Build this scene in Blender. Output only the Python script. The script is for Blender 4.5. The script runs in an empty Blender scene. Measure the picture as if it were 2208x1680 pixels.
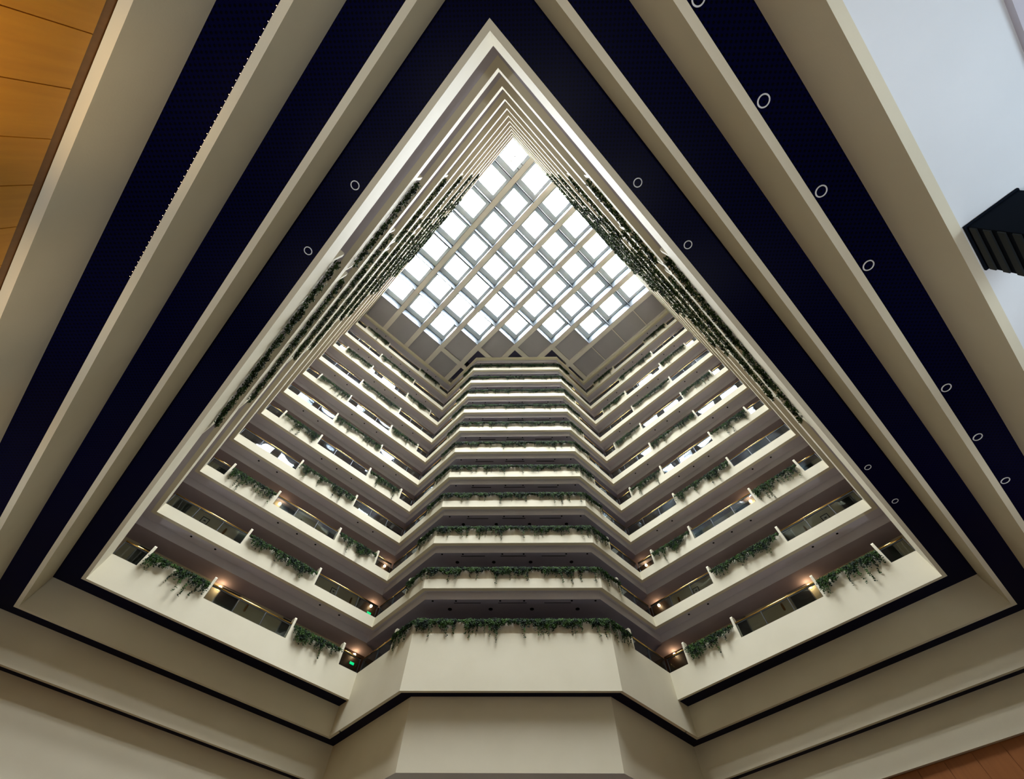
import bpy, math, random
from mathutils import Vector, Matrix

D = bpy.data
scene = bpy.context.scene
COL = scene.collection
R2 = math.sqrt(0.5)
U = Vector((R2, R2, 0)); V = Vector((-R2, R2, 0))

# ------------------------------------------------------------------ measures (metres, camera height is z = 0)
S, P, Q = 22.63, 11.814, 18.196        # side of the square well, and the corners of the lift bay pushed into it
H = 2.9                                # floor to floor
Z9 = 14.30
FLOOR_Z = -1.6
def zb(k): return Z9 + H * (9 - k)     # underside of the ledge of balcony k (k = 10 is the lowest, 0 the topmost)
def zt(k): return zb(k) + 0.55 if k < 10 else Z9 - H + 0.55
UP = {10: 'lowest', 9: 'second', 8: 'third', 7: 'fourth', 6: 'fifth', 5: 'sixth', 4: 'seventh', 3: 'eighth', 2: 'ninth', 1: 'tenth', 0: 'topmost'}
def lev(k):
    return {10: 'lowest balcony', 0: 'topmost balcony'}.get(k, UP[k] + ' balcony up')

def W(u, v, z=0.0): return Vector((u * R2 - v * R2, u * R2 + v * R2, z))

# ------------------------------------------------------------------ materials
def mat(name, col, rough=0.6, metal=0.0, spec=0.5, emit=None, estr=0.0):
    m = D.materials.new(name); m.use_nodes = True
    b = m.node_tree.nodes['Principled BSDF']
    b.inputs['Base Color'].default_value = (*col, 1)
    b.inputs['Roughness'].default_value = rough
    b.inputs['Metallic'].default_value = metal
    b.inputs['Specular IOR Level'].default_value = spec
    if emit:
        b.inputs['Emission Color'].default_value = (*emit, 1)
        b.inputs['Emission Strength'].default_value = estr
    return m

def noisy(name, c1, c2, scale=1.0, rough=0.7, bump=0.0, bscale=40, spec=0.3, detail=4):
    m = mat(name, c1, rough, spec=spec); nt = m.node_tree; b = nt.nodes['Principled BSDF']
    tc = nt.nodes.new('ShaderNodeTexCoord')
    n = nt.nodes.new('ShaderNodeTexNoise'); n.inputs['Scale'].default_value = scale; n.inputs['Detail'].default_value = detail
    nt.links.new(tc.outputs['Object'], n.inputs['Vector'])
    r = nt.nodes.new('ShaderNodeValToRGB')
    r.color_ramp.elements[0].position = 0.35; r.color_ramp.elements[0].color = (*c1, 1)
    r.color_ramp.elements[1].position = 0.65; r.color_ramp.elements[1].color = (*c2, 1)
    nt.links.new(n.outputs['Fac'], r.inputs['Fac']); nt.links.new(r.outputs['Color'], b.inputs['Base Color'])
    if bump:
        n2 = nt.nodes.new('ShaderNodeTexNoise'); n2.inputs['Scale'].default_value = bscale
        nt.links.new(tc.outputs['Object'], n2.inputs['Vector'])
        bp = nt.nodes.new('ShaderNodeBump'); bp.inputs['Strength'].default_value = bump; bp.inputs['Distance'].default_value = 0.01
        nt.links.new(n2.outputs['Fac'], bp.inputs['Height']); nt.links.new(bp.outputs['Normal'], b.inputs['Normal'])
    return m

M = {}
M['cream'] = noisy('cream_plaster', (0.72, 0.665, 0.50), (0.75, 0.695, 0.53), 0.7, 0.75, 0.1, 30)
M['white'] = noisy('white_plaster', (0.76, 0.79, 0.81), (0.80, 0.83, 0.85), 0.6, 0.7)
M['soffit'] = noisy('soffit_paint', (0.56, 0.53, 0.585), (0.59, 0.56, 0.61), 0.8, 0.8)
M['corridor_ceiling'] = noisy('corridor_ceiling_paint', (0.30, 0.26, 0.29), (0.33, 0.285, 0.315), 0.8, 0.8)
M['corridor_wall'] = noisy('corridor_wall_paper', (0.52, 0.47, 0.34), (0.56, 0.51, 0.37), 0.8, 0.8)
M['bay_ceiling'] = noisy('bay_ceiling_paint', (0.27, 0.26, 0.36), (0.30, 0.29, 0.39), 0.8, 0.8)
M['lift_wall'] = mat('lift_lobby_panelling', (0.035, 0.018, 0.010), 0.5)
M['carpet'] = noisy('corridor_carpet', (0.20, 0.12, 0.09), (0.26, 0.16, 0.12), 4, 0.95)
M['brass'] = mat('brass', (0.85, 0.55, 0.18), 0.22, 1.0)
M['steel'] = mat('dark_steel', (0.09, 0.10, 0.11), 0.4, 0.8)
M['chrome'] = mat('bright_metal', (0.80, 0.82, 0.85), 0.25, 1.0)
M['box_blue'] = mat('speaker_cloth', (0.0025, 0.006, 0.013), 0.8, spec=0.1)
M['louvre'] = mat('louvre_paint', (0.020, 0.026, 0.028), 0.6, spec=0.2)
M['black'] = mat('black_paint', (0.008, 0.009, 0.011), 0.55)
M['hole'] = mat('black_recess', (0.004, 0.004, 0.005), 0.9, spec=0.1)
M['door'] = mat('dark_door', (0.012, 0.010, 0.010), 0.35)
M['dark_frame'] = mat('grey_door_frame', (0.25, 0.25, 0.25), 0.5)
M['paper'] = mat('print_mount', (0.60, 0.58, 0.50), 0.7)
M['ink'] = mat('print_ink', (0.05, 0.05, 0.06), 0.7)
M['amber'] = mat('amber_glass', (0.22, 0.10, 0.015), 0.3)
M['bulb'] = mat('lamp_glow', (1, 0.85, 0.6), 0.5, emit=(1.0, 0.66, 0.36), estr=26)
M['rope'] = mat('string_light_glow', (1, 0.7, 0.4), 0.5, emit=(1.0, 0.62, 0.32), estr=5)
M['exit'] = mat('exit_glow', (0.0, 0.4, 0.12), 0.5, emit=(0.0, 0.9, 0.30), estr=1.0)
M['stem'] = mat('vine_stem', (0.05, 0.07, 0.02), 0.8)
M['roof'] = noisy('roof_concrete', (0.72, 0.68, 0.62), (0.76, 0.72, 0.66), 0.5, 0.8)
M['roof_panel'] = noisy('roof_panel', (0.40, 0.385, 0.42), (0.43, 0.415, 0.45), 0.5, 0.8)
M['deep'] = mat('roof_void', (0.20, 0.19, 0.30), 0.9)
M['curb'] = noisy('skylight_curb_paint', (0.032, 0.037, 0.038), (0.034, 0.039, 0.040), 0.8, 0.6)
M['curb_frame'] = mat('skylight_frame_paint', (0.85, 0.88, 0.88), 0.7)
M['floor'] = noisy('lobby_floor', (0.05, 0.038, 0.028), (0.07, 0.052, 0.038), 0.8, 0.5)

def streak_mat():
    m = mat('planter_plaster', (0.70, 0.62, 0.46), 0.8, spec=0.2); nt = m.node_tree; b = nt.nodes['Principled BSDF']
    tc = nt.nodes.new('ShaderNodeTexCoord'); mp = nt.nodes.new('ShaderNodeMapping'); mp.inputs['Scale'].default_value = (3.0, 3.0, 0.7)
    n = nt.nodes.new('ShaderNodeTexNoise'); n.inputs['Scale'].default_value = 1.6; n.inputs['Detail'].default_value = 3
    nt.links.new(tc.outputs['Object'], mp.inputs[0]); nt.links.new(mp.outputs[0], n.inputs['Vector'])
    r = nt.nodes.new('ShaderNodeValToRGB'); e = r.color_ramp.elements
    e[0].position = 0.38; e[0].color = (0.66, 0.57, 0.42, 1); e[1].position = 0.60; e[1].color = (0.73, 0.67, 0.52, 1)
    nt.links.new(n.outputs['Fac'], r.inputs['Fac']); nt.links.new(r.outputs['Color'], b.inputs['Base Color'])
    return m
M['planter'] = streak_mat()
def leaf_mat():
    m = mat('ivy_leaf', (0.02, 0.06, 0.015), 0.7, spec=0.12); nt = m.node_tree; b = nt.nodes['Principled BSDF']
    tc = nt.nodes.new('ShaderNodeTexCoord'); n = nt.nodes.new('ShaderNodeTexNoise'); n.inputs['Scale'].default_value = 5.0
    nt.links.new(tc.outputs['Object'], n.inputs['Vector'])
    r = nt.nodes.new('ShaderNodeValToRGB'); e = r.color_ramp.elements
    e[0].position = 0.40; e[0].color = (0.004, 0.012, 0.005, 1); e[1].position = 0.72; e[1].color = (0.045, 0.105, 0.012, 1)
    nt.links.new(n.outputs['Fac'], r.inputs['Fac']); nt.links.new(r.outputs['Color'], b.inputs['Base Color'])
    return m
M['leaf'] = leaf_mat()

def navy_mat():
    # open-cell metal ceiling: dark navy strips around small square holes
    m = mat('navy_mesh_ceiling', (0.004, 0.006, 0.04), 0.35, spec=0.5); nt = m.node_tree; b = nt.nodes['Principled BSDF']
    tc = nt.nodes.new('ShaderNodeTexCoord'); sx = nt.nodes.new('ShaderNodeSeparateXYZ'); nt.links.new(tc.outputs['Object'], sx.inputs[0])
    def tri(axis, off):
        a = nt.nodes.new('ShaderNodeMath'); a.operation = 'MULTIPLY_ADD'; a.inputs[1].default_value = 2 * math.pi / 0.11; a.inputs[2].default_value = off
        nt.links.new(sx.outputs[axis], a.inputs[0])
        c = nt.nodes.new('ShaderNodeMath'); c.operation = 'COSINE'; nt.links.new(a.outputs[0], c.inputs[0]); return c
    cx, cy = tri(0, 0.0), tri(1, 0.0)
    ad = nt.nodes.new('ShaderNodeMath'); ad.operation = 'MULTIPLY'; nt.links.new(cx.outputs[0], ad.inputs[0]); nt.links.new(cy.outputs[0], ad.inputs[1])
    r = nt.nodes.new('ShaderNodeValToRGB'); e = r.color_ramp.elements
    e[0].position = 0.30; e[0].color = (0.0006, 0.0009, 0.019, 1); e[1].position = 0.42; e[1].color = (0.0002, 0.0003, 0.003, 1)
    nt.links.new(ad.outputs[0], r.inputs['Fac']); nt.links.new(r.outputs['Color'], b.inputs['Base Color'])
    bp = nt.nodes.new('ShaderNodeBump'); bp.inputs['Strength'].default_value = 0.5; bp.inputs['Distance'].default_value = 0.01; bp.invert = True
    nt.links.new(r.outputs['Color'], bp.inputs['Height']); nt.links.new(bp.outputs['Normal'], b.inputs['Normal'])
    b.inputs['Specular IOR Level'].default_value = 0.04
    return m
M['navy'] = navy_mat()

def wood_mat(name, c1, c2, rough=0.45):
    m = mat(name, c1, rough); nt = m.node_tree; b = nt.nodes['Principled BSDF']
    tc = nt.nodes.new('ShaderNodeTexCoord'); mp = nt.nodes.new('ShaderNodeMapping'); mp.inputs['Scale'].default_value = (6, 6, 0.5)
    n = nt.nodes.new('ShaderNodeTexNoise'); n.inputs['Scale'].default_value = 1.5; n.inputs['Detail'].default_value = 6
    nt.links.new(tc.outputs['Object'], mp.inputs[0]); nt.links.new(mp.outputs[0], n.inputs['Vector'])
    r = nt.nodes.new('ShaderNodeValToRGB'); e = r.color_ramp.elements
    e[0].position = 0.3; e[0].color = (*c1, 1); e[1].position = 0.7; e[1].color = (*c2, 1)
    nt.links.new(n.outputs['Fac'], r.inputs['Fac']); nt.links.new(r.outputs['Color'], b.inputs['Base Color'])
    return m
M['wood_gold'] = wood_mat('golden_wood_panel', (0.58, 0.25, 0.015), (0.66, 0.30, 0.02))
M['wood_shade'] = wood_mat('wood_shadow_band', (0.16, 0.065, 0.012), (0.19, 0.08, 0.016))  # panel wood darkened to stand for the shadow at the wall top
M['wood_brown'] = wood_mat('brown_wood_panel', (0.30, 0.10, 0.02), (0.35, 0.12, 0.025))

def glass_mat(name, refl, tint=(0.80, 0.86, 0.86), rough=0.02, wave=0.0):
    m = D.materials.new(name); m.use_nodes = True; nt = m.node_tree; nt.nodes.clear()
    out = nt.nodes.new('ShaderNodeOutputMaterial'); mx = nt.nodes.new('ShaderNodeMixShader')
    t = nt.nodes.new('ShaderNodeBsdfTransparent'); t.inputs[0].default_value = (*tint, 1)
    g = nt.nodes.new('ShaderNodeBsdfGlossy'); g.inputs['Roughness'].default_value = rough; g.inputs[0].default_value = (0.55, 0.60, 0.63, 1)
    if wave:
        tc = nt.nodes.new('ShaderNodeTexCoord'); n = nt.nodes.new('ShaderNodeTexNoise'); n.inputs['Scale'].default_value = 0.9; n.inputs['Detail'].default_value = 0
        nt.links.new(tc.outputs['Object'], n.inputs['Vector'])
        bp = nt.nodes.new('ShaderNodeBump'); bp.inputs['Strength'].default_value = wave; bp.inputs['Distance'].default_value = 0.05
        nt.links.new(n.outputs['Fac'], bp.inputs['Height']); nt.links.new(bp.outputs['Normal'], g.inputs['Normal'])
    lw = nt.nodes.new('ShaderNodeLayerWeight'); pw = nt.nodes.new('ShaderNodeMath'); pw.operation = 'POWER'; pw.inputs[1].default_value = 4.0
    nt.links.new(lw.outputs['Facing'], pw.inputs[0])
    a = nt.nodes.new('ShaderNodeMath'); a.operation = 'MULTIPLY_ADD'; a.use_clamp = True; a.inputs[1].default_value = 0.6; a.inputs[2].default_value = refl
    nt.links.new(pw.outputs[0], a.inputs[0]); nt.links.new(a.outputs[0], mx.inputs[0])
    nt.links.new(t.outputs[0], mx.inputs[1]); nt.links.new(g.outputs[0], mx.inputs[2]); nt.links.new(mx.outputs[0], out.inputs[0])
    return m
M['rail_glass'] = glass_mat('railing_glass', 0.05, wave=0.22)
M['sky_glass'] = glass_mat('skylight_glass', 0.0, tint=(0.96, 0.98, 1.0))

# ------------------------------------------------------------------ mesh builder
class MB:
    def __init__(self): self.v = []; self.f = []; self.mi = []; self.mats = []
    def mslot(self, m):
        if m not in self.mats: self.mats.append(m)
        return self.mats.index(m)
    def face(self, pts, m=None):
        n = len(self.v); self.v += [tuple(p) for p in pts]; self.f.append(tuple(range(n, n + len(pts))))
        self.mi.append(self.mslot(m) if m else 0)
    def box(self, x0, x1, y0, y1, z0, z1, m=None):
        n = len(self.v)
        self.v += [(x, y, z) for z in (z0, z1) for (x, y) in ((x0, y0), (x1, y0), (x1, y1), (x0, y1))]
        for f in ((0, 3, 2, 1), (4, 5, 6, 7), (0, 1, 5, 4), (1, 2, 6, 5), (2, 3, 7, 6), (3, 0, 4, 7)):
            self.f.append(tuple(n + i for i in f)); self.mi.append(self.mslot(m) if m else 0)
    def prism(self, prof, x0, x1, m=None):
        """closed (y, z) profile swept along x"""
        n = len(self.v); k = len(prof)
        self.v += [(x0, y, z) for y, z in prof] + [(x1, y, z) for y, z in prof]
        for i in range(k):
            j = (i + 1) % k; self.f.append((n + i, n + j, n + k + j, n + k + i)); self.mi.append(self.mslot(m) if m else 0)
        self.f.append(tuple(n + i for i in reversed(range(k)))); self.f.append(tuple(n + k + i for i in range(k))); self.mi += [self.mslot(m) if m else 0] * 2
    def tube(self, pts, r, seg=6, m=None):
        n = len(self.v); pts = [Vector(p) for p in pts]
        for i, p in enumerate(pts):
            d = (pts[min(i + 1, len(pts) - 1)] - pts[max(i - 1, 0)]).normalized()
            a = d.orthogonal().normalized(); 
            if abs(d.z) < 0.99: a = Vector((0, 0, 1)).cross(d).normalized()
            b = d.cross(a)
            for j in range(seg):
                t = 2 * math.pi * j / seg; q = p + (a * math.cos(t) + b * math.sin(t)) * r; self.v.append(tuple(q))
        for i in range(len(pts) - 1):
            for j in range(seg):
                a0 = n + i * seg + j; a1 = n + i * seg + (j + 1) % seg
                self.f.append((a0, a1, a1 + seg, a0 + seg)); self.mi.append(self.mslot(m) if m else 0)
        self.f.append(tuple(n + j for j in reversed(range(seg)))); self.f.append(tuple(n + (len(pts) - 1) * seg + j for j in range(seg)))
        self.mi += [self.mslot(m) if m else 0] * 2
    def lathe(self, prof, seg=20, m=None, c=(0, 0, 0)):
        n = len(self.v); k = len(prof)
        for j in range(seg):
            t = 2 * math.pi * j / seg
            for r, z in prof: self.v.append((c[0] + r * math.cos(t), c[1] + r * math.sin(t), c[2] + z))
        for j in range(seg):
            for i in range(k - 1):
                a = n + j * k + i; b = n + ((j + 1) % seg) * k + i
                self.f.append((a, b, b + 1, a + 1)); self.mi.append(self.mslot(m) if m else 0)
    def mesh(self, name, m=None, smooth=False):
        me = D.meshes.new(name); me.from_pydata(self.v, [], self.f)
        ms = self.mats if self.mats else [m]
        for x in ms: me.materials.append(x)
        if self.mats: me.polygons.foreach_set('material_index', self.mi)
        if smooth: me.polygons.foreach_set('use_smooth', [True] * len(me.polygons))
        me.update(); return me
    def build(self, name, m=None, parent=None, loc=None, rz=0.0, smooth=False):
        return obj(name, self.mesh(name, m, smooth), parent, loc, rz)

def obj(name, me, parent=None, loc=None, rz=0.0):
    o = D.objects.new(name, me); COL.objects.link(o)
    if parent is not None: o.parent = parent
    if loc is not None: o.location = loc
    o.rotation_euler = (0, 0, rz); return o
def empty(name, loc, rz=0.0):
    o = D.objects.new(name, None); COL.objects.link(o); o.location = loc; o.rotation_euler = (0, 0, rz); o.empty_display_size = 0.2; return o
def tag(o, label=None, cat=None, group=None, kind=None):
    if label: o['label'] = label
    if cat: o['category'] = cat
    if group: o['group'] = group
    if kind: o['kind'] = kind
    return o
def struct(o, label=None): return tag(o, label, None, None, 'structure')
def dup(o, parent=None):
    c = o.copy(); COL.objects.link(c); c.parent = parent
    for ch in list(o.children): dup(ch, c)
    return c

# ------------------------------------------------------------------ sides of the well
SIDE = {  # rotation of a frame whose x runs along the side and y points away from the well
    'left_long': math.radians(135), 'right_long': math.radians(225), 'left_wing': math.radians(45), 'right_wing': math.radians(-45),
    'bay_left': math.radians(-45), 'bay_right': math.radians(45), 'bay_front': 0.0}
def at(side, t, s, z):
    """world point: t along the side (from the far or outer corner), s set back behind the ledge face"""
    if side == 'left_long': return W(-s, t, z)
    if side == 'right_long': return W(t, -s, z)
    if side == 'left_wing': return W(t, S + s, z)
    if side == 'right_wing': return W(S + s, t, z)
    if side == 'bay_left': return W(P + s, t, z)
    if side == 'bay_right': return W(t, P + s, z)
    if side == 'bay_front': return Vector((t, (P + Q) * R2 + s, z))
SAY = {'left_long': 'upper-left long side', 'right_long': 'upper-right long side', 'left_wing': 'left wing', 'right_wing': 'right wing', 'bay': 'central bay'}

def outline(a, b, c, f):
    """corner points of the well set back by a (long sides), b (wings), c (bay flanks), f (bay front)"""
    m = P + Q + f * math.sqrt(2)
    return [(-a, -a), (-a, S + b), (P + c, S + b), (P + c, m - P - c), (m - P - c, P + c), (S + b, P + c), (S + b, -a)]
EDGES = {'left_long': [(0, 1)], 'left_wing': [(1, 2)], 'bay': [(2, 3), (3, 4), (4, 5)], 'right_wing': [(5, 6)], 'right_long': [(6, 0)]}
def band(mb, side, prof, m=None):
    """prof: list of (a, b, c, f, z); faces between successive rings along a side"""
    for (i, j) in EDGES[side]:
        for p0, p1 in zip(prof[:-1], prof[1:]):
            A, B = outline(*p0[:4]), outline(*p1[:4])
            mb.face([(*A[i], p0[4]), (*A[j], p0[4]), (*B[j], p1[4]), (*B[i], p1[4])], m)
def ring_obj(name, side, prof, m, parent=None):
    mb = MB(); band(mb, side, prof, m)
    o = mb.build(name, m, parent, rz=math.radians(45) if parent is None else 0.0)
    return o
SIDES = list(EDGES)
def s4(s, z, c=None, f=None): return (s, s, s if c is None else c, s if f is None else f, z)

# ------------------------------------------------------------------ balconies: ledge, soffit, corridor behind
DW, DC = 1.9, 2.6     # corridor depth on wings and long sides, and round the bay
for k in range(0, 11):
    b_, t_ = zb(k), zt(k)
    low = (k == 10)
    for side in SIDES:
        zz = 10.78 if low else b_
        if low and side == 'bay': zz = 9.56
        lip = 0.14 if low else 0.20
        mb = MB()
        prof = [s4(lip, zz), s4(0, zz), s4(0, t_), s4(0.34, t_)]
        band(mb, side, prof, M['cream'])
        o = mb.build('balcony_ledge', None, rz=math.radians(45))
        struct(o, 'cream ledge of the %s along the %s' % (lev(k), SAY[side]))
        fl = ring_obj('corridor_floor', side, [s4(0.34, t_ - 0.02), (DW, DW, DC, DC, t_ - 0.02)], M['carpet']); struct(fl, 'dark carpeted corridor floor of the %s, %s' % (lev(k), SAY[side]))
        if not low:
            E0 = (0.75, 0.75, 0.33, 0.33); E1 = (0.99, 0.99, 0.57, 0.57)
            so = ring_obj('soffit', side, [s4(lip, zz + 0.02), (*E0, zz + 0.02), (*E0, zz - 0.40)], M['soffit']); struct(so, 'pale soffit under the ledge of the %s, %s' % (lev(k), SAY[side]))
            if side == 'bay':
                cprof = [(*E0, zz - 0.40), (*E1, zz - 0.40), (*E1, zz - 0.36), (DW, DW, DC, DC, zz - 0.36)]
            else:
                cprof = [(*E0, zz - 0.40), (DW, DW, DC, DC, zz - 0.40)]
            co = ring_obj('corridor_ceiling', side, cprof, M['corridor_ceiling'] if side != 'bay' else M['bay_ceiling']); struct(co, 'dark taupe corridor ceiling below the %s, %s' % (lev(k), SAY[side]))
        top = (zb(k - 1) if k > 0 else 43.33) - 0.36
        cw = ring_obj('corridor_wall', side, [(DW, DW, DC, DC, t_ - 0.02), (DW, DW, DC, DC, top)], M['corridor_wall'] if side != 'bay' else M['lift_wall']); struct(cw, 'beige corridor wall of the %s, %s' % (lev(k), SAY[side]))

# roof fascia over the topmost corridor
for side in SIDES:
    sd = 0.75 if side != 'bay' else 0.33
    o = ring_obj('roof_fascia', side, [s4(0.2, 43.33), s4(0, 43.33), s4(0, 43.75), s4(0.12, 43.75)], M['cream']); struct(o, 'cream fascia band under the roof along the %s' % SAY[side])
    E0 = (0.75, 0.75, 0.33, 0.33)
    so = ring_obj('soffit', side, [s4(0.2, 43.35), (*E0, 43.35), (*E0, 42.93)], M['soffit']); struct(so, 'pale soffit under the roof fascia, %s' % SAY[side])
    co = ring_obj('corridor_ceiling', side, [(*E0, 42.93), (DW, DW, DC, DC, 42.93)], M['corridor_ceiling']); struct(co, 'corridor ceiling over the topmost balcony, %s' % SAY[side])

# ------------------------------------------------------------------ lobby tiers below the balconies
TIER = [  # (long-side setback, wing setback, top z, bottom z)
    (0.94, 0.80, 10.78, 9.56), (1.82, 1.38, 9.56, 8.20), (2.65, 1.78, 8.20, 6.92)]
NT = ['upper', 'middle', 'lower']
for i, (a, b, z1, z0) in enumerate(TIER):
    cc = (0.0, 0.0) if i == 0 else (0.60, 0.43)
    pa, pb = (0.14, 0.14) if i == 0 else (TIER[i - 1][0] + 0.14, TIER[i - 1][1] + 0.14)
    pc = (0.0, 0.0) if i == 0 else ((0.16, 0.16) if i == 1 else (0.60, 0.43))
    for side in ('left_long', 'left_wing', 'right_wing', 'right_long'):
        z0 = TIER[i][3] if not (i == 2 and side == 'left_wing') else FLOOR_Z
        o = ring_obj('lobby_beam', side, [(a, b, *cc, z1), (a, b, *cc, z0), (a + 0.14, b + 0.14, *cc, z0), (a + 0.14, b + 0.14, *cc, z0 + 0.06)], M['cream'])
        struct(o, 'plain cream fascia of the %s lobby tier, %s' % (NT[i], SAY[side]))
        o = ring_obj('mesh_ceiling', side, [(pa, pb, *pc, z1), (a, b, *cc, z1)], M['navy'])
        struct(o, 'dark navy open-cell ceiling strip above the %s lobby tier, %s' % (NT[i], SAY[side]))
o = ring_obj('mesh_ceiling', 'bay', [(1.08, 0.94, 0.14, 0.14, 9.56), (1.82, 1.38, 0.60, 0.43, 9.56)], M['navy']); struct(o, 'black shadow-gap ceiling under the central bay')
o = ring_obj('wall_bay', 'bay', [(1.82, 1.38, 0.60, 0.43, 9.56), (1.82, 1.38, 0.60, 0.43, 7.09)], M['cream']); struct(o, 'plain cream wall of the central bay below the balconies')
o = ring_obj('ceiling_bay', 'bay', [(1.82, 1.38, 0.60, 0.43, 7.09), (2.81, 1.94, 2.9, 2.7, 7.09)], M['white']); struct(o, 'pale ceiling under the central bay')
o = ring_obj('wall_bay_base', 'bay', [(2.81, 1.94, 2.9, 2.7, 7.09), (2.81, 1.94, 2.9, 2.7, FLOOR_Z)], M['cream']); struct(o, 'cream wall at the foot of the central bay')

mb = MB()
for (z0, z1, c0, v0, v1) in ((9.56, 10.80, 0.0, S - 0.02, S + 0.96), ):
    mb.face([(P, v0, z0), (P, v1, z0), (P, v1, z1), (P, v0, z1)]); mb.face([(v0, P, z0), (v1, P, z0), (v1, P, z1), (v0, P, z1)])
mb.face([(P, S, 9.56), (P, S + 0.94, 9.56), (P + 0.14, S + 0.94, 9.56), (P + 0.14, S, 9.56)]); mb.face([(S, P, 9.56), (S + 0.94, P, 9.56), (S + 0.94, P + 0.14, 9.56), (S, P + 0.14, 9.56)])
o = mb.build('bay_return_wall', M['cream'], rz=math.radians(45)); struct(o, 'short cream returns of the central bay beside the upper lobby tier')
# walls under the lowest beams
mb = MB(); mb.face([(-2.80, -8, 6.98), (-2.80, 26, 6.98), (-2.80, 26, 6.78), (-2.80, -8, 6.78)])  # shadow below the beam, built as a strip of darker wood
o = mb.build('shadow_band', M['wood_shade'], rz=math.radians(45)); struct(o, 'dark painted shadow band along the top of the golden panelled wall')
mb = MB(); W3 = -2.815
vv = -7.98
while vv < 26:
    v0, v1 = vv, vv + 0.80
    mb.box(W3, W3 + 0.02, v0 + 0.008, v1 - 0.008, FLOOR_Z, 6.78); vv += 0.80
mb.face([(W3 - 0.005, -8, FLOOR_Z), (W3 - 0.005, 26, FLOOR_Z), (W3 - 0.005, 26, 6.98), (W3 - 0.005, -8, 6.98)])
o = mb.build('wall_left', M['wood_gold'], rz=math.radians(45)); struct(o, 'golden wood panelled wall with thin vertical joints')
mb = MB(); mb.box(S + 1.93, S + 1.95, 0, 0.01, 6.9, 6.92)
vv = -3.0 + 0.05
while vv < 14:
    mb.box(S + 1.92, S + 1.95, vv + 0.01, vv + 0.86, FLOOR_Z, 6.90); vv += 0.87
mb.face([(S + 1.945, -4, FLOOR_Z), (S + 1.945, 14.7, FLOOR_Z), (S + 1.945, 14.7, 6.98), (S + 1.945, -4, 6.98)])
o = mb.build('wall_right', M['wood_brown'], rz=math.radians(45)); struct(o, 'brown wood panelled wall at the bottom right')
mb = MB(); mb.face([(-4, S + 1.94, FLOOR_Z), (P + 2.9, S + 1.94, FLOOR_Z), (P + 2.9, S + 1.94, 7.15), (-4, S + 1.94, 7.15)])
o = mb.build('wall_front', M['cream'], rz=math.radians(45)); struct(o, 'cream lobby wall below the left wing')
mb = MB(); E_, F_ = -9.3, 28.3
for (a, b) in (((E_, E_), (F_, E_)), ((F_, E_), (F_, F_)), ((F_, F_), (E_, F_)), ((E_, F_), (E_, E_))):
    mb.face([(*a, FLOOR_Z - 0.1), (*b, FLOOR_Z - 0.1), (*b, 45.8), (*a, 45.8)])
for (x0, x1, y0, y1) in ((E_, -3, E_, F_), (S + 3, F_, E_, F_), (-3, S + 3, E_, -3), (-3, S + 3, S + 3, F_)):
    mb.box(x0, x1, y0, y1, 45.7, 45.8)
o = mb.build('wall_exterior', M['cream'], rz=math.radians(45)); struct(o, 'outer walls and outer roof of the building')
mb = MB(); mb.face([(-3, -2.79, 6.93), (26, -2.79, 6.93), (26, -9, 6.93), (-3, -9, 6.93)])
o = mb.build('ceiling', M['white'], rz=math.radians(45)); struct(o, 'white ceiling of the side lobby at the upper right')
mb = MB(); mb.box(-3, 26, -4.30, -4.18, 6.84, 6.93)
o = mb.build('trim_2', M['soffit'], rz=math.radians(45)); struct(o, 'thin grey trim across the white side ceiling')
mb = MB(); mb.face([(-3, -9, FLOOR_Z), (26, -9, FLOOR_Z), (26, -9, 6.93), (-3, -9, 6.93)])
o = mb.build('wall_back', M['white'], rz=math.radians(45)); struct(o, 'white wall of the side lobby')
mb = MB(); mb.face([(26, -9, FLOOR_Z), (26, -2, FLOOR_Z), (26, -2, 6.93), (26, -9, 6.93)])
o = mb.build('wall_end', M['white'], rz=math.radians(45)); struct(o, 'end wall of the side lobby')
mb = MB(); mb.face([(-9, -9, FLOOR_Z), (28, -9, FLOOR_Z), (28, 28, FLOOR_Z), (-9, 28, FLOOR_Z)])
o = mb.build('floor', M['floor'], rz=math.radians(45)); struct(o, 'pale lobby floor')

# ------------------------------------------------------------------ roof: beams, blank bays and skylights
ZR = 43.80; G = 2.91
mb = MB()
for i in range(0, 9):
    mb.box(G * i - 0.74, G * i - 0.24, -2.6, S + 2.6, ZR, ZR + 1.5)
o = mb.build('roof_beams', M['roof'], rz=math.radians(45)); struct(o, 'long parallel concrete beams of the roof grid')
o.name = 'roof_beam_grid'
well = MB(); X0, X1, Y0, Y1 = -0.24, 2.17, -0.44, 2.43
def well_mesh():
    zl = ZR + 1.50
    w = MB()
    w.box(X0, X0 + 0.02, Y0, Y1, ZR - 0.005, zl); w.box(X1 - 0.02, X1, Y0, Y1, ZR - 0.005, zl)
    w.box(X0, X1, Y0, Y0 + 0.02, ZR - 0.005, zl); w.box(X0, X1, Y1 - 0.02, Y1, ZR - 0.005, zl)
    return w.mesh('skylight_well', M['curb'])
GX0, GX1, GY0, GY1, ZG = 0.0, 1.86, 0.03, 1.88, ZR + 1.58
def frame_mesh():
    zl = ZR + 1.50; w = MB()
    a = [(X0, Y0), (X1, Y0), (X1, Y1), (X0, Y1)]; b = [(GX0, GY0), (GX1, GY0), (GX1, GY1), (GX0, GY1)]
    for i in range(4):
        j = (i + 1) % 4
        w.face([(*a[i], zl), (*a[j], zl), (*b[j], zl), (*b[i], zl)])
        w.face([(*b[i], zl), (*b[j], zl), (*b[j], ZG + 0.05), (*b[i], ZG + 0.05)])
    return w.mesh('skylight_frame', M['curb_frame'])
def pane_mesh():
    w = MB(); w.box(GX0, GX1, GY0, GY1, ZG, ZG + 0.012); return w.mesh('skylight_pane', M['sky_glass'])
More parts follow.
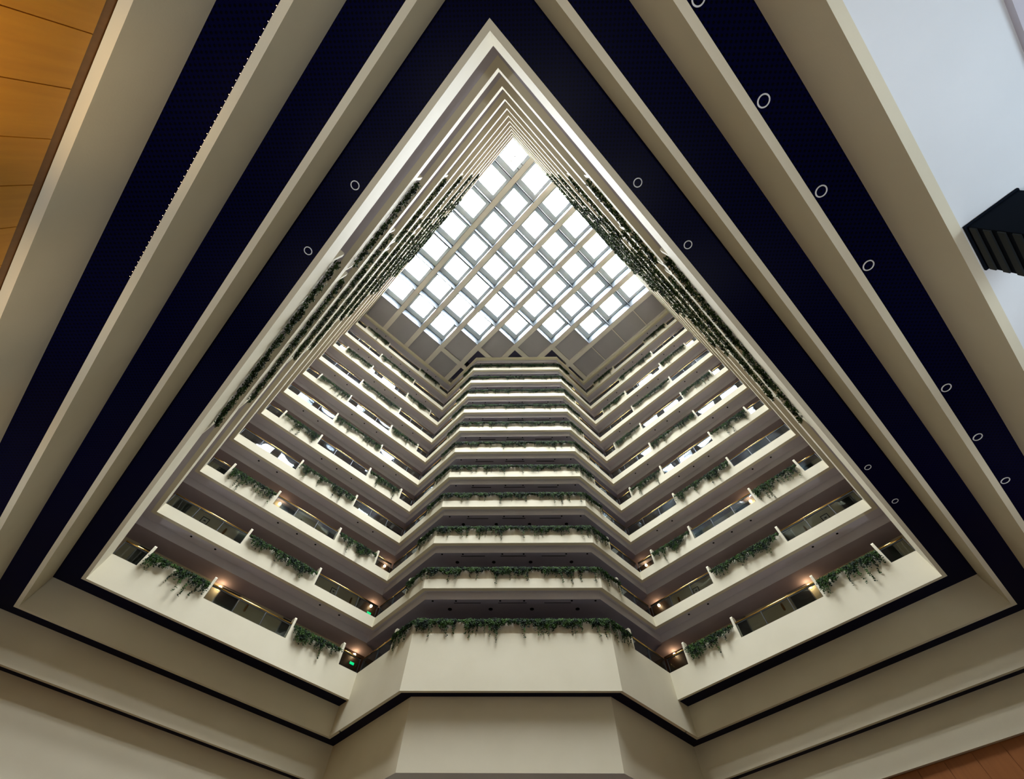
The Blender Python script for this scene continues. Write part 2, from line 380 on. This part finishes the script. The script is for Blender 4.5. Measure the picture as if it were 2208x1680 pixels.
WM, FM, PM = well_mesh(), frame_mesh(), pane_mesh()
lit = [(i, j) for i in range(7) for j in range(7) if j <= min(6, 8 - i)]
for n, (i, j) in enumerate(lit):
    r = obj('window_%d' % (n + 1), WM, None, W(G * i, G * j, 0), math.radians(45))
    struct(r, 'square skylight in the roof grid, row %d from the upper-left side, %d from the upper-right side' % (i + 1, j + 1))
    obj('frame', FM, r); obj('pane', PM, r)
    L = D.lights.new('skylight_portal', 'AREA'); L.shape = 'RECTANGLE'; L.size = 1.86; L.size_y = 1.86
    L.cycles.is_portal = True
    lo = D.objects.new('skylight_portal', L); COL.objects.link(lo)
    lo.location = W(G * i + 0.93, G * j + 0.955, ZG + 0.05); lo.rotation_euler = (0, 0, math.radians(45))
# dark joints over the gaps between the wells, and a lid over everything that is not skylight
mb = MB()
for j in range(0, 8): mb.box(-3, S + 3, G * j - 0.485, G * j - 0.435, ZR + 0.25, ZR + 1.5)
o = mb.build('roof_joint', M['steel'], rz=math.radians(45)); struct(o, 'thin dark joints between neighbouring skylights')
pan, cross, deep, lid = MB(), MB(), MB(), MB()
for i in range(-1, 10):
    for j in range(-1, 10):
        u0, u1, v0, v1 = G * i - 0.24, G * i + 2.17, G * j - 0.46, G * j + 2.45
        if (i, j) in lit:
            continue
        uc, vc = (u0 + u1) / 2, (v0 + v1) / 2
        lid.box(u0 - 0.5, u1 + 0.01, v0, v1, ZR + 1.5, ZR + 1.6)
        if uc + vc > 28.5 and i >= 4 and j >= 4:
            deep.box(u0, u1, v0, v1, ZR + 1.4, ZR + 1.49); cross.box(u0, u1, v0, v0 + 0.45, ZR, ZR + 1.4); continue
        pan.box(u0, u1, v0, v1, ZR + 0.28, ZR + 0.33)
        thin = i == 7
        if (i, j - 1) not in lit:
            cross.box(u0, u1, v0, v0 + (0.10 if thin else 0.45), ZR + (0.12 if thin else 0.0), ZR + 0.28)
o = pan.build('roof_panel', M['roof_panel'], rz=math.radians(45)); struct(o, 'flat grey panels filling the unglazed roof bays')
o = cross.build('roof_cross_beam', M['roof'], rz=math.radians(45)); struct(o, 'short cross beams between the unglazed roof bays')
o = deep.build('roof_void', M['deep'], rz=math.radians(45)); struct(o, 'dark deep roof bays above the central bay')
# lid pieces round the glass of each skylight
for (i, j) in lit:
    x, y = G * i, G * j
    for (a0, a1, b0, b1) in ((-0.74, GX0 + x - x, -0.5, 2.5), (GX1, 2.2, -0.5, 2.5), (GX0, GX1, -0.5, GY0), (GX0, GX1, GY1, 2.5)):
        lid.box(x + a0, x + a1, y + b0, y + b1, ZG + 0.03, ZG + 0.14)
o = lid.build('roof_deck', M['roof_panel'], rz=math.radians(45)); struct(o, 'roof deck above the coffers')
mb = MB()
for (a, b) in (((-3, -3), (S + 3, -3)), ((S + 3, -3), (S + 3, S + 3)), ((S + 3, S + 3), (-3, S + 3)), ((-3, S + 3), (-3, -3))):
    mb.face([(*a, 42.9), (*b, 42.9), (*b, ZR + 2.0), (*a, ZR + 2.0)])
o = mb.build('wall_roof_edge', M['roof_panel'], rz=math.radians(45)); struct(o, 'plain upstand round the roof')
# maintenance rails in the far corner skylight
r = empty('maintenance_rail', W(0, 0, ZR + 0.15), math.radians(45))
tag(r, 'dark steel twin rail with a short cross piece across the farthest corner skylight', 'rail')
mb = MB(); mb.box(-0.05, 2.2, 0.93, 0.98, 0, 0.06); mb.build('rail', M['steel'], r)
mb = MB(); mb.box(-0.05, 2.2, 1.42, 1.47, 0, 0.06); mb.build('rail', M['steel'], r)
mb = MB(); mb.box(1.12, 1.19, 0.98, 1.42, 0.0, 0.05); mb.box(0.98, 1.34, 0.88, 0.98, -0.03, 0.03); mb.box(1.02, 1.34, 1.40, 1.50, -0.03, 0.03); mb.build('trolley', M['chrome'], r)

# ------------------------------------------------------------------ planters and ivy
rng = random.Random(7)
def leaf(mb, p, size, n, roll):
    n = n.normalized(); a = n.orthogonal().normalized(); b = n.cross(a)
    d = a * math.cos(roll) + b * math.sin(roll); e = n.cross(d)
    t = p + d * size; q = p - d * size * 0.5
    l = p + e * size * 0.55 - n * size * 0.18; r = p - e * size * 0.55 - n * size * 0.18
    mb.face([q, r, t, l])
def ivy_mesh(name, L, seed, dens=1.0, front=-0.02, hang=1.0, size=0.058):
    g = random.Random(seed); mb, sb = MB(), MB()
    ph = [g.uniform(0, 6.28) for _ in range(5)]
    def clump(x): return 0.58 + 0.22 * math.sin(x * 2.1 + ph[0]) + 0.22 * math.sin(x * 5.3 + ph[1]) + 0.15 * math.sin(x * 9.7 + ph[2])
    # mound along the planter top
    for _ in range(int(L * 230 * dens)):
        x = g.uniform(-L / 2 + 0.04, L / 2 - 0.04); c = max(0.1, clump(x))
        ang = g.uniform(-0.9, math.pi); rr = (0.5 + 0.5 * g.random())
        y = 0.12 - math.cos(ang) * 0.22 * rr; z = 0.62 + math.sin(ang) * (0.06 + 0.12 * c) * rr
        if ang < 0: y = min(y, -0.03) - 0.02
        leaf(mb, Vector((x, y + front, z)), size * g.uniform(0.7, 1.25), Vector((g.uniform(-0.6, 0.6), -0.5 + g.uniform(-0.5, 0.5), g.uniform(0.1, 1.0))), g.uniform(0, 6.28))
    # hanging strands
    for _ in range(int(L * 36 * dens)):
        x = g.uniform(-L / 2 + 0.05, L / 2 - 0.05); c = clump(x)
        if g.random() > 0.45 + c: continue
        ln = hang * (0.06 + 0.34 * max(0.0, c) * g.uniform(0.35, 1.25))
        if g.random() < 0.05: ln += g.uniform(0.15, 0.5) * hang
        y = front - g.uniform(0.02, 0.14); z = 0.62; steps = max(2, int(ln / 0.042)); pts = [(x, front + 0.02, 0.66)]
        for s_ in range(steps):
            z -= 0.042; x += g.uniform(-0.016, 0.016); y += g.uniform(-0.008, 0.01); y = min(y, front - 0.015)
            pts.append((x, y, z))
            f = s_ / steps
            for _k in range(2 if f < 0.65 else 1):
                leaf(mb, Vector((x + g.uniform(-0.055, 0.055), y - g.uniform(0, 0.05), z + g.uniform(-0.03, 0.03))), size * g.uniform(0.65, 1.15), Vector((g.uniform(-0.7, 0.7), -1, g.uniform(-0.3, 0.8))), g.uniform(0, 6.28))
        if len(pts) > 2: sb.tube([pts[0], pts[len(pts) // 2], pts[-1]], 0.004, 3)
    return mb.mesh(name, M['leaf']), sb.mesh(name + '_stem', M['stem'])
IVY = {}
def ivy(L, var, front=-0.02, dens=1.0, hang=1.0, size=0.058):
    key = (round(L, 2), var, front, dens, hang)
    if key not in IVY: IVY[key] = ivy_mesh('ivy', L, hash(key[:2]) % 9973 + var * 17 + int(L * 100), dens, front, hang, size)
    return IVY[key]
def add_ivy(side, t, k, L, label, group, var=0, front=-0.02, dens=1.0, hang=1.0, loc=None):
    f, s_ = ivy(L, var, front, dens, hang)
    o = obj('trailing_ivy', f, None, loc if loc is not None else at(side, t, 0, zt(k)), SIDE[side])
    tag(o, label, 'ivy', group)
    obj('stem', s_, o); return o

def fin_mesh():
    mb = MB(); prof = [(0.02, -0.02), (0.02, 0.98), (0.05, 1.04), (0.30, 1.06), (0.34, 1.02), (0.34, -0.02)]
    mb.prism(prof, -0.055, 0.055); return mb.mesh('planter_fin', M['cream'])
FIN = fin_mesh()
TR = {}
def trough(L):
    L = round(L, 2)
    if L not in TR:
        mb = MB(); mb.prism([(0.03, -0.02), (0.05, 0.60), (0.09, 0.62), (0.12, 0.60), (0.12, 0.45), (0.42, 0.45), (0.42, 0.62), (0.48, 0.62), (0.48, -0.02)], -L / 2 + 0.05, L / 2 - 0.05)
        TR[L] = mb.mesh('planter_trough', M['cream'])
    return TR[L]
def add_planter(side, t0, t1, k, label, group):
    L = t1 - t0; r = empty('planter_box', at(side, (t0 + t1) / 2, 0, zt(k)), SIDE[side]); tag(r, label, 'planter', group)
    obj('trough', trough(L), r)
    for x in (-L / 2, L / 2): obj('end_fin', FIN, r, (x, 0, 0))
    return r

# glass railings
def rail_parts(L):
    g, h, p = MB(), MB(), MB()
    g.prism([(0.080, 0.02), (0.092, 0.02), (0.137, 0.66), (0.125, 0.66)], -L / 2, L / 2)
    h.tube([(-L / 2, 0.106, 0.73), (L / 2, 0.106, 0.73)], 0.035, 8)
    n = max(1, round(L / 1.4)); xs = [-L / 2 + L * q / n for q in range(1, n)]
    for x in xs: p.box(x - 0.012, x + 0.012, 0.075, 0.142, 0.0, 0.70)
    p.box(-L / 2, L / 2, 0.10, 0.145, 0.66, 0.70); p.box(-L / 2, L / 2, 0.07, 0.10, -0.01, 0.03)
    p.box(-L / 2, -L / 2 + 0.02, 0.09, 0.122, 0, 0.70); p.box(L / 2 - 0.02, L / 2, 0.09, 0.122, 0, 0.70)
    return g.mesh('glass_panel', M['rail_glass']), h.mesh('handrail', M['brass'], True), p.mesh('rail_frame', M['steel'])
RP = {}
def add_rail(side, t0, t1, k, label, group):
    L = round(t1 - t0, 2)
    if L not in RP: RP[L] = rail_parts(L)
    r = empty('glass_railing', at(side, (t0 + t1) / 2, 0, zt(k)), SIDE[side]); tag(r, label, 'railing', group)
    g, h, p = RP[L]
    obj('glass_panel', g, r); tag(obj('handrail', h, r), 'polished brass handrail'); obj('frame', p, r); return r

EVEN_P = [(1.02, 3.80), (7.90, 10.69)]; EVEN_G = [(0.0, 0.97), (3.85, 7.85), (10.75, P)]
ODD_P = [(3.80, 7.90)]; ODD_G = [(0.0, 3.75), (7.95, P)]
NP2 = ['nearer the outer corner', 'nearer the central bay']
NG3 = ['in the outer corner', 'in the middle', 'beside the central bay']
NG2 = ['in the outer corner', 'beside the central bay']
for k in range(11):
    even = k % 2 == 0
    for side in ('left_wing', 'right_wing'):
        sy = SAY[side]
        pl, gl = (EVEN_P, EVEN_G) if even else (ODD_P, ODD_G)
        for n, (a, b) in enumerate(pl):
            w_ = (', ' + NP2[n]) if even else ''
            add_planter(side, a, b, k, 'cream planter box on the %s, %s%s' % (sy, lev(k), w_), 'planter boxes on the %s' % sy)
            add_ivy(side, (a + b) / 2, k, b - a - 0.12, 'dark green trailing ivy on the %s, %s%s' % (sy, lev(k), w_), 'ivy on the %s' % sy, var=(k + n) % 3, hang=1.5, dens=1.15)
        for n, (a, b) in enumerate(gl):
            w_ = (NG3 if even else NG2)[n]
            add_rail(side, a, b, k, 'glass railing with brass handrail on the %s, %s, %s' % (sy, lev(k), w_), 'glass railings on the %s' % sy)
    # long sides
    segs = [(6.62, 14.62)] if even else [(3.85, 7.80), (8.30, 15.60)]
    for side in ('left_long', 'right_long'):
        sy = SAY[side]
        for n, (a, b) in enumerate(segs):
            w_ = '' if even else (', near the far corner', ', around the middle')[n]
            add_planter(side, a, b, k, 'cream planter box on the %s, %s%s' % (sy, lev(k), w_), 'planter boxes on the %s' % sy)
            add_ivy(side, (a + b) / 2, k, b - a - 0.12, 'green ivy hanging on the %s, %s%s' % (sy, lev(k), w_), 'ivy on the %s' % sy, var=k % 2, front=0.0, hang=0.9)
    # central bay: planter wraps the front and part of both flanks
    zz = zt(k); m_ = (P + Q) * R2
    r = empty('planter_box', Vector((0, m_, zz)), 0.0); tag(r, 'long angled planter box round the central bay, %s' % lev(k), 'planter', 'planter boxes of the central bay')
    mb = MB(); hw = (Q - P) * R2
    def bay_pts(s):  # local x, y (world axes) of the planter line at setback s
        f = s * math.tan(math.radians(22.5))
        c1 = Vector((-hw + f * 1.0, s)); c2 = Vector((hw - f * 1.0, s))
        e1w = W(P + s, 19.87); e2w = W(19.87, P + s)
        return [Vector((e1w.x, e1w.y - m_)), c1, c2, Vector((e2w.x, e2w.y - m_))]
    A_, B_, C_ = bay_pts(0.09), bay_pts(0.15), bay_pts(0.50)
    for q in range(3):
        mb.face([(*A_[q], 0), (*A_[q + 1], 0), (*A_[q + 1], 0.62), (*A_[q], 0.62)])
        mb.face([(*A_[q], 0.62), (*A_[q + 1], 0.62), (*B_[q + 1], 0.62), (*B_[q], 0.62)])
        mb.face([(*B_[q], 0.62), (*B_[q + 1], 0.62), (*B_[q + 1], 0.45), (*B_[q], 0.45)])
        mb.face([(*B_[q], 0.45), (*B_[q + 1], 0.45), (*C_[q + 1], 0.45), (*C_[q], 0.45)])
        mb.face([(*C_[q], 0.62), (*C_[q + 1], 0.62), (*C_[q + 1], 0), (*C_[q], 0)])
        mb.face([(*C_[q], 0.62), (*C_[q + 1], 0.62), (*C_[q + 1], 0.45), (*C_[q], 0.45)])
    mb.build('trough', M['planter'], r)
    f1 = obj('end_fin', FIN, r, W(P, 19.92, 0) - Vector((0, m_, 0)), SIDE['bay_left']); f2 = obj('end_fin', FIN, r, W(19.92, P, 0) - Vector((0, m_, 0)), SIDE['bay_right'])
    # ivy: front run and the two flank runs are one plant
    fL, fS = ivy(2 * hw + 0.1, k % 2, 0.02, 2.3, 1.2, 0.058)
    o = obj('trailing_ivy', fL, None, Vector((0, m_, zz)), 0.0); tag(o, 'dark ivy spilling over the front of the central bay, %s' % lev(k), 'ivy', 'ivy of the central bay')
    obj('stem', fS, o)
    for side, sy, tt in (('bay_left', 'left', (Q + 19.87) / 2), ('bay_right', 'right', (Q + 19.87) / 2)):
        add_ivy(side, tt, k, 19.87 - Q, 'short run of ivy on the %s flank of the central bay, %s' % (sy, lev(k)), 'ivy of the central bay', var=k % 2, front=-0.01, dens=1.9, hang=1.2)
        add_rail(side, 19.98, S, k, 'short glass railing on the %s flank of the central bay, %s' % (sy, lev(k)), 'glass railings of the central bay')

# ------------------------------------------------------------------ downlights, vents and lamps
def dl_mesh(r):
    mb = MB(); mb.lathe([(0.0, -0.004), (r * 0.80, -0.004), (r * 0.82, -0.012), (r, -0.010), (r, 0.0)], 12); return mb.mesh('downlight', M['hole'])
DL = dl_mesh(0.055); DLB = dl_mesh(0.11)
def ceiling_of(k): return 'over the %s' % lev(k + 1) 
for k in range(-1, 10):
    z = (zb(k) if k >= 0 else 43.33) + 0.018
    for side in ('left_wing', 'right_wing'):
        for t in ((4.71, 5.90, 7.09) if k % 2 == 0 else (1.80, 3.0, 8.80, 9.98)):
            o = obj('downlight', DL, None, at(side, t, 0.41, z), 0); tag(o, 'tiny dark downlight in the %s soffit %s' % (SAY[side], ceiling_of(k)), 'light', 'downlights in the %s soffit %s' % (SAY[side], ceiling_of(k)))
    for x in (-3.05, -1.85, 0.59 - 0.04, 1.75, -0.62, 2.97):
        pass
    for x in (-4.0, -2.83, -0.61, 0.59, 2.97, 4.15):
        o = obj('downlight', DL, None, Vector((x, (P + Q) * R2 + 0.43, z - 0.42)), 0); tag(o, 'tiny dark downlight in the central bay ceiling %s' % ceiling_of(k), 'light', 'downlights of the central bay %s' % ceiling_of(k))
    if k >= 0:
        for n, (x0, x1) in enumerate(((-2.95, -1.6), (-0.72, 0.72), (1.6, 2.95))):
            mb = MB(); mb.box(x0, x1, -0.035, 0.035, -0.012, 0.0)
            o = mb.build('air_slot', M['hole'], None, Vector((0, (P + Q) * R2 + 0.62, z - 0.38)), 0)
            tag(o, 'narrow black air slot in the bay ceiling %s, %s' % (ceiling_of(k), ('left one', 'middle one', 'right one')[n]), 'vent', 'air slots in the bay ceilings')
    if k in (9, 8, 7):
        for x in (-3.2, -1.12, 0.98, 3.3):
            o = obj('downlight', DLB, None, Vector((x, (P + Q) * R2 + 1.13, z - 0.378)), 0); tag(o, 'larger dark downlight deep in the bay ceiling %s' % ceiling_of(k), 'light', 'larger bay downlights %s' % ceiling_of(k))

def ring_light(loc, label, group):
    r = empty('recessed_downlight', loc, 0); tag(r, label, 'light', group)
    if not hasattr(ring_light, 'm'):
        a = MB(); a.lathe([(0.080, 0.0), (0.082, -0.010), (0.100, -0.010), (0.104, 0.0)], 28)
        b = MB(); b.lathe([(0.078, -0.002), (0.070, 0.03), (0.05, 0.07), (0.0, 0.09)], 24)
        c = MB(); c.lathe([(0.0, 0.025), (0.018, 0.030), (0.024, 0.045), (0.02, 0.06), (0.0, 0.07)], 16)
        ring_light.m = (a.mesh('trim_ring', M['chrome_white'], True), b.mesh('reflector', M['reflector'], True), c.mesh('bulb', M['bulb_off'], True))
    a, b, c = ring_light.m
    obj('trim_ring', a, r); obj('reflector', b, r); obj('bulb', c, r)
M['chrome_white'] = mat('white_enamel', (0.80, 0.83, 0.86), 0.4, 0.2)
M['reflector'] = mat('reflector', (0.03, 0.04, 0.06), 0.25, 0.9)
M['bulb_off'] = mat('unlit_bulb', (0.25, 0.28, 0.33), 0.1)
for t in (4.22, 6.25): ring_light(at('left_long', t, 0.345, 10.775), 'white-ringed recessed downlight in the navy ceiling strip, %s' % ('upper of the left pair' if t < 5 else 'lower of the left pair'), 'downlights in the innermost navy strip')
for t, w_ in ((4.27, 'topmost on the right'), (6.22, 'second from the top on the right'), (15.85, 'third from the top on the right'), (17.83, 'lowest on the right')):
    ring_light(at('right_long', t, 0.345, 10.775), 'white-ringed recessed downlight in the innermost navy strip, %s' % w_, 'downlights in the innermost navy strip')
for n, t in enumerate((2.467, 4.27, 6.16, 7.98, 11.69, 13.51, 15.32)):
    ring_light(at('right_long', t, 2.09, 8.195), 'white-ringed recessed downlight in the outermost navy strip, %s from the top' % ('first', 'second', 'third', 'fourth', 'fifth', 'sixth', 'seventh')[n], 'downlights in the outermost navy strip')

# string of small lights along the middle beam, upper left
r = empty('string_light', W(-1.965, 0.8, 8.21), math.radians(45)); tag(r, 'string of tiny warm bulbs along the beam edge at the upper left', 'light')
mb = MB(); mb.tube([(0, 0, 0), (0, 7.2, 0)], 0.009, 5); mb.build('cord', M['amber'], r)
for n in range(56):
    mb = MB() if n == 0 else None
    if n == 0:
        mb.lathe([(0.0, -0.008), (0.006, -0.004), (0.007, 0.003), (0.0, 0.008)], 6); BM_ = mb.mesh('bulb', M['rope'])
    obj('bulb', BM_, r, (-0.006 + 0.004 * math.sin(n * 1.7), 0.12 + n * 0.127, -0.006))

# black louvred speaker box hanging below the white ceiling
r = empty('speaker_box', W(8.0, -3.17, 6.92), math.radians(45)); tag(r, 'black slatted box hanging under the white ceiling at the right edge', 'speaker')
mb = MB(); mb.box(-0.44, 0.44, -0.38, 0.32, -1.35, 0.0); mb.box(-0.46, 0.46, -0.40, 0.36, -0.03, 0.0); mb.build('cabinet', M['box_blue'] if 'box_blue' in M else M['black'], r)
mb = MB()
for q in range(6): mb.prism([(0.32, -0.06 - q * 0.21), (0.345, -0.08 - q * 0.21), (0.345, -0.18 - q * 0.21), (0.32, -0.18 - q * 0.21)], -0.43, 0.43)
mb.build('louvre', M['louvre'] if 'louvre' in M else M['steel'], r)

# corridor things seen through the glass on the lower balconies
def wall_item(side, t, z, name, parts, label, cat, group):
    r = empty(name, at(side, t, DW, z), SIDE[side]); tag(r, label, cat, group)
    for nm, me in parts: obj(nm, me, r)
    return r
def bx(x0, x1, y0, y1, z0, z1, m, nm='part'):
    mb = MB(); mb.box(x0, x1, y0, y1, z0, z1); return mb.mesh(nm, m)
PF = [('frame', None), ('mount', bx(-0.15, 0.15, -0.030, -0.01, -0.15, 0.15, M['paper'])), ('print', bx(-0.06, 0.06, -0.034, -0.02, -0.04, 0.04, M['ink']))]
mb = MB()
mb.box(-0.19, 0.19, -0.04, 0, -0.19, -0.15); mb.box(-0.19, 0.19, -0.04, 0, 0.15, 0.19); mb.box(-0.19, -0.15, -0.04, 0, -0.15, 0.15); mb.box(0.15, 0.19, -0.04, 0, -0.15, 0.15)
PF[0] = ('frame', mb.mesh('picture_frame', M['black']))
mb = MB(); mb.lathe([(0.0, -0.20), (0.05, -0.17), (0.06, -0.05), (0.06, 0.05), (0.05, 0.17), (0.0, 0.20)], 10); OV = mb.mesh('amber_shade', M['amber'], True)
mb = MB(); mb.lathe([(0.0, -0.055), (0.04, -0.04), (0.055, 0.0), (0.04, 0.04), (0.0, 0.055)], 12, c=(0, -0.14, 0)); mb.v = [(x * 1.5, (y + 0.14) * 1.5 - 0.14, z * 1.5) for x, y, z in mb.v]; BULB = mb.mesh('lamp_globe', M['bulb'], True)
mb = MB(); mb.box(-0.02, 0.02, -0.12, 0, -0.02, 0.02); mb.box(-0.05, 0.05, -0.02, 0, -0.08, 0.08); ARM = mb.mesh('lamp_bracket', M['brass'])
nd = 0
for k in range(11):
    for side in ('left_wing', 'right_wing'):
        o = bx(-0.5, 2.75, -0.03, 0, 0, 1.97, M['lift_wall'], 'panelling')
        if side == 'right_wing': o = bx(-2.75, 0.5, -0.03, 0, 0, 1.97, M['lift_wall'], 'panelling')
        o = obj('wall_lift_lobby', o, None, at(side, P, DW, zt(k) - 0.02), SIDE[side]); struct(o, 'dark panelled wall where the %s meets the central bay, %s' % (SAY[side], lev(k)))
for k in (10, 9, 8, 7, 6, 5):
    for side in ('left_wing', 'right_wing'):
        sy = SAY[side]; f0 = zt(k)
        doors = [(0.15, 0.78), (3.5, 4.3), (7.9, 8.45)] if k % 2 else [(0.40, 1.02), (4.45, 5.38), (7.80, 8.45)]
        for (a, b) in doors:
            nd += 1
            d = bx(a - (a + b) / 2, b - (a + b) / 2, -0.05, 0.0, 0, 1.88, M['door'], 'door')
            r = obj('door_%d' % nd, d, None, at(side, (a + b) / 2, DW, f0 - 0.02), SIDE[side]); struct(r, 'dark guest-room door on the %s, %s' % (sy, lev(k)))
            w_ = (b - a) / 2
            mb = MB(); mb.box(-w_ - 0.04, -w_, -0.07, 0, 0, 1.92); mb.box(w_, w_ + 0.04, -0.07, 0, 0, 1.92); mb.box(-w_, w_, -0.07, 0, 1.88, 1.92); mb.build('frame', M['dark_frame'], r)
        if k < 8: continue
        if k % 2:
            for t, w_ in ((1.75, 'near the outer corner'), (9.65, 'near the central bay')):
                wall_item(side, t, f0 + 1.48, 'picture_frame', PF, 'small black-framed print on the %s, %s, %s' % (sy, lev(k), w_), 'picture', 'framed prints in the corridors')
            for t, w_ in ((2.85, 'near the outer corner'), (10.85, 'near the central bay')):
                wall_item(side, t, f0 + 1.52, 'wall_fixture', [('shade', OV)], 'unlit amber wall fixture on the %s, %s, %s' % (sy, lev(k), w_), 'wall fixture', 'amber wall fixtures')
        else:
            wall_item(side, 5.92, f0 + 1.50, 'wall_fixture', [('shade', OV)], 'unlit amber wall fixture on the %s, %s' % (sy, lev(k)), 'wall fixture', 'amber wall fixtures')
            wall_item(side, 4.32, f0 + 1.72, 'wall_lamp', [('globe', BULB), ('bracket', ARM)], 'glowing wall lamp behind the middle glass railing, %s, %s' % (sy, lev(k)), 'lamp', 'glowing wall lamps')
        wall_item(side, 12.12, f0 + 1.74, 'wall_lamp', [('globe', BULB), ('bracket', ARM)], 'glowing wall lamp in the corner beside the central bay, %s, %s' % (sy, lev(k)), 'lamp', 'glowing wall lamps')
        for t in ((12.12, 4.32) if k % 2 == 0 else (12.12,)):
            L = D.lights.new('wall_lamp_light', 'POINT'); L.energy = 1.6; L.color = (1.0, 0.5, 0.2); L.shadow_soft_size = 0.06
            lo = D.objects.new('wall_lamp_light', L); COL.objects.link(lo); lo.location = at(side, t, DW - 0.28, f0 + 1.70)
    if k in (10, 9):
        r = wall_item('left_wing', 12.18, zt(k) + 1.36, 'exit_sign', [('lit_face', bx(-0.13, 0.13, -0.05, 0, -0.06, 0.06, M['exit'])), ('housing', bx(-0.15, 0.15, -0.03, 0.0, -0.08, 0.08, M['black']))],
                      'small green glowing exit sign in the left wing corner, %s' % lev(k), 'sign', 'green exit signs')

# ------------------------------------------------------------------ light
w = D.worlds.new('sky'); scene.world = w; w.use_nodes = True
bg = w.node_tree.nodes['Background']
tc = w.node_tree.nodes.new('ShaderNodeTexCoord'); gr = w.node_tree.nodes.new('ShaderNodeTexGradient')
sxyz = w.node_tree.nodes.new('ShaderNodeSeparateXYZ'); rp = w.node_tree.nodes.new('ShaderNodeValToRGB')
w.node_tree.links.new(tc.outputs['Generated'], sxyz.inputs[0]); w.node_tree.links.new(sxyz.outputs['Z'], rp.inputs['Fac'])
rp.color_ramp.elements[0].position = 0.2; rp.color_ramp.elements[0].color = (0.60, 0.78, 1.0, 1)
rp.color_ramp.elements[1].position = 0.75; rp.color_ramp.elements[1].color = (0.97, 0.985, 1.0, 1)
w.node_tree.links.new(rp.outputs['Color'], bg.inputs['Color'])
SKY = 75.0
bg.inputs['Strength'].default_value = SKY

def area(name, loc, target, size, power, col, sy=None):
    L = D.lights.new(name, 'AREA'); L.size = size; L.energy = power; L.color = col
    if sy: L.shape = 'RECTANGLE'; L.size_y = sy
    o = D.objects.new(name, L); COL.objects.link(o); o.location = loc
    o.rotation_euler = (Vector(target) - Vector(loc)).to_track_quat('-Z', 'Y').to_euler(); return o
# lobby: wall-washing lamps along the golden panels, cool lamps in the side lobby, added fill lights at the lobby floor
for v_, e_ in ((1.2, 90), (4.7, 190), (8.6, 110), (13.0, 110)):
    L = D.lights.new('wall_washer', 'SPOT'); L.energy = e_; L.color = (1.0, 0.66, 0.25); L.spot_size = math.radians(58); L.spot_blend = 0.9; L.shadow_soft_size = 0.15
    o = D.objects.new('wall_washer', L); COL.objects.link(o); o.location = W(-1.7, v_, 3.4); o.rotation_euler = (W(-2.8, v_, 5.9) - o.location).to_track_quat('-Z', 'Y').to_euler()
area('side_lobby_lamp', W(7.0, -6.5, 2.0), W(7.0, -5.5, 6.9), 2.5, 165, (0.74, 0.88, 1.0))
area('lobby_fill', W(9, 9, FLOOR_Z + 0.4), W(9, 9, 20), 1.0, 60, (0.95, 0.97, 1.0))  # added fill from below for soffits and lower walls
for q in (1.5, 6.5, 12.0, 18.0):  # unseen spots added to brighten the long-side beam undersides
    for (x, y) in ((-1.3, q), (q, -1.3)):
        L = D.lights.new('floor_fill_spot', 'SPOT'); L.energy = 620; L.color = (0.93, 0.96, 1.0); L.spot_size = math.radians(72); L.spot_blend = 0.8; L.shadow_soft_size = 0.2
        o = D.objects.new('floor_fill_spot', L); COL.objects.link(o); o.location = W(x, y, FLOOR_Z + 0.3); o.rotation_euler = (math.pi, 0, 0)

# ------------------------------------------------------------------ camera
cam = D.cameras.new('camera'); co = D.objects.new('camera', cam); COL.objects.link(co)
cam.sensor_width = 36.0; cam.sensor_fit = 'HORIZONTAL'
cam.lens = 912.4537 * 36.0 / 2208.0
cam.shift_x = -(1113.0431 - 1104.0) / 2208.0
cam.shift_y = -(840.0 - 837.6932) / 2208.0
cam.clip_end = 500
R = Matrix(((0.99987006768996, 0.009084322821662, 0.013316261357697114), (0.014199467179243612, -0.8873814668485457, -0.46081721693698574), (0.007630391176096402, 0.4609464257075817, -0.8873951598684232)))
co.matrix_world = Matrix.Translation((0.57001033, 2.45337635, 0.0)) @ R.to_4x4()
scene.camera = co

# ------------------------------------------------------------------ render look
scene.view_settings.view_transform = 'Standard'; scene.view_settings.look = 'None'
scene.view_settings.gamma = 1.0; scene.view_settings.use_curve_mapping = False
scene.view_settings.exposure = 0.2
c = scene.cycles
c.use_denoising = True
try: c.denoiser = 'OPENIMAGEDENOISE'
except Exception: pass
c.max_bounces = 8; c.diffuse_bounces = 6; c.glossy_bounces = 4; c.transmission_bounces = 4; c.transparent_max_bounces = 12
c.caustics_reflective = False; c.caustics_refractive = False
c.sample_clamp_indirect = 20.0
c.use_adaptive_sampling = True; c.adaptive_threshold = 0.02
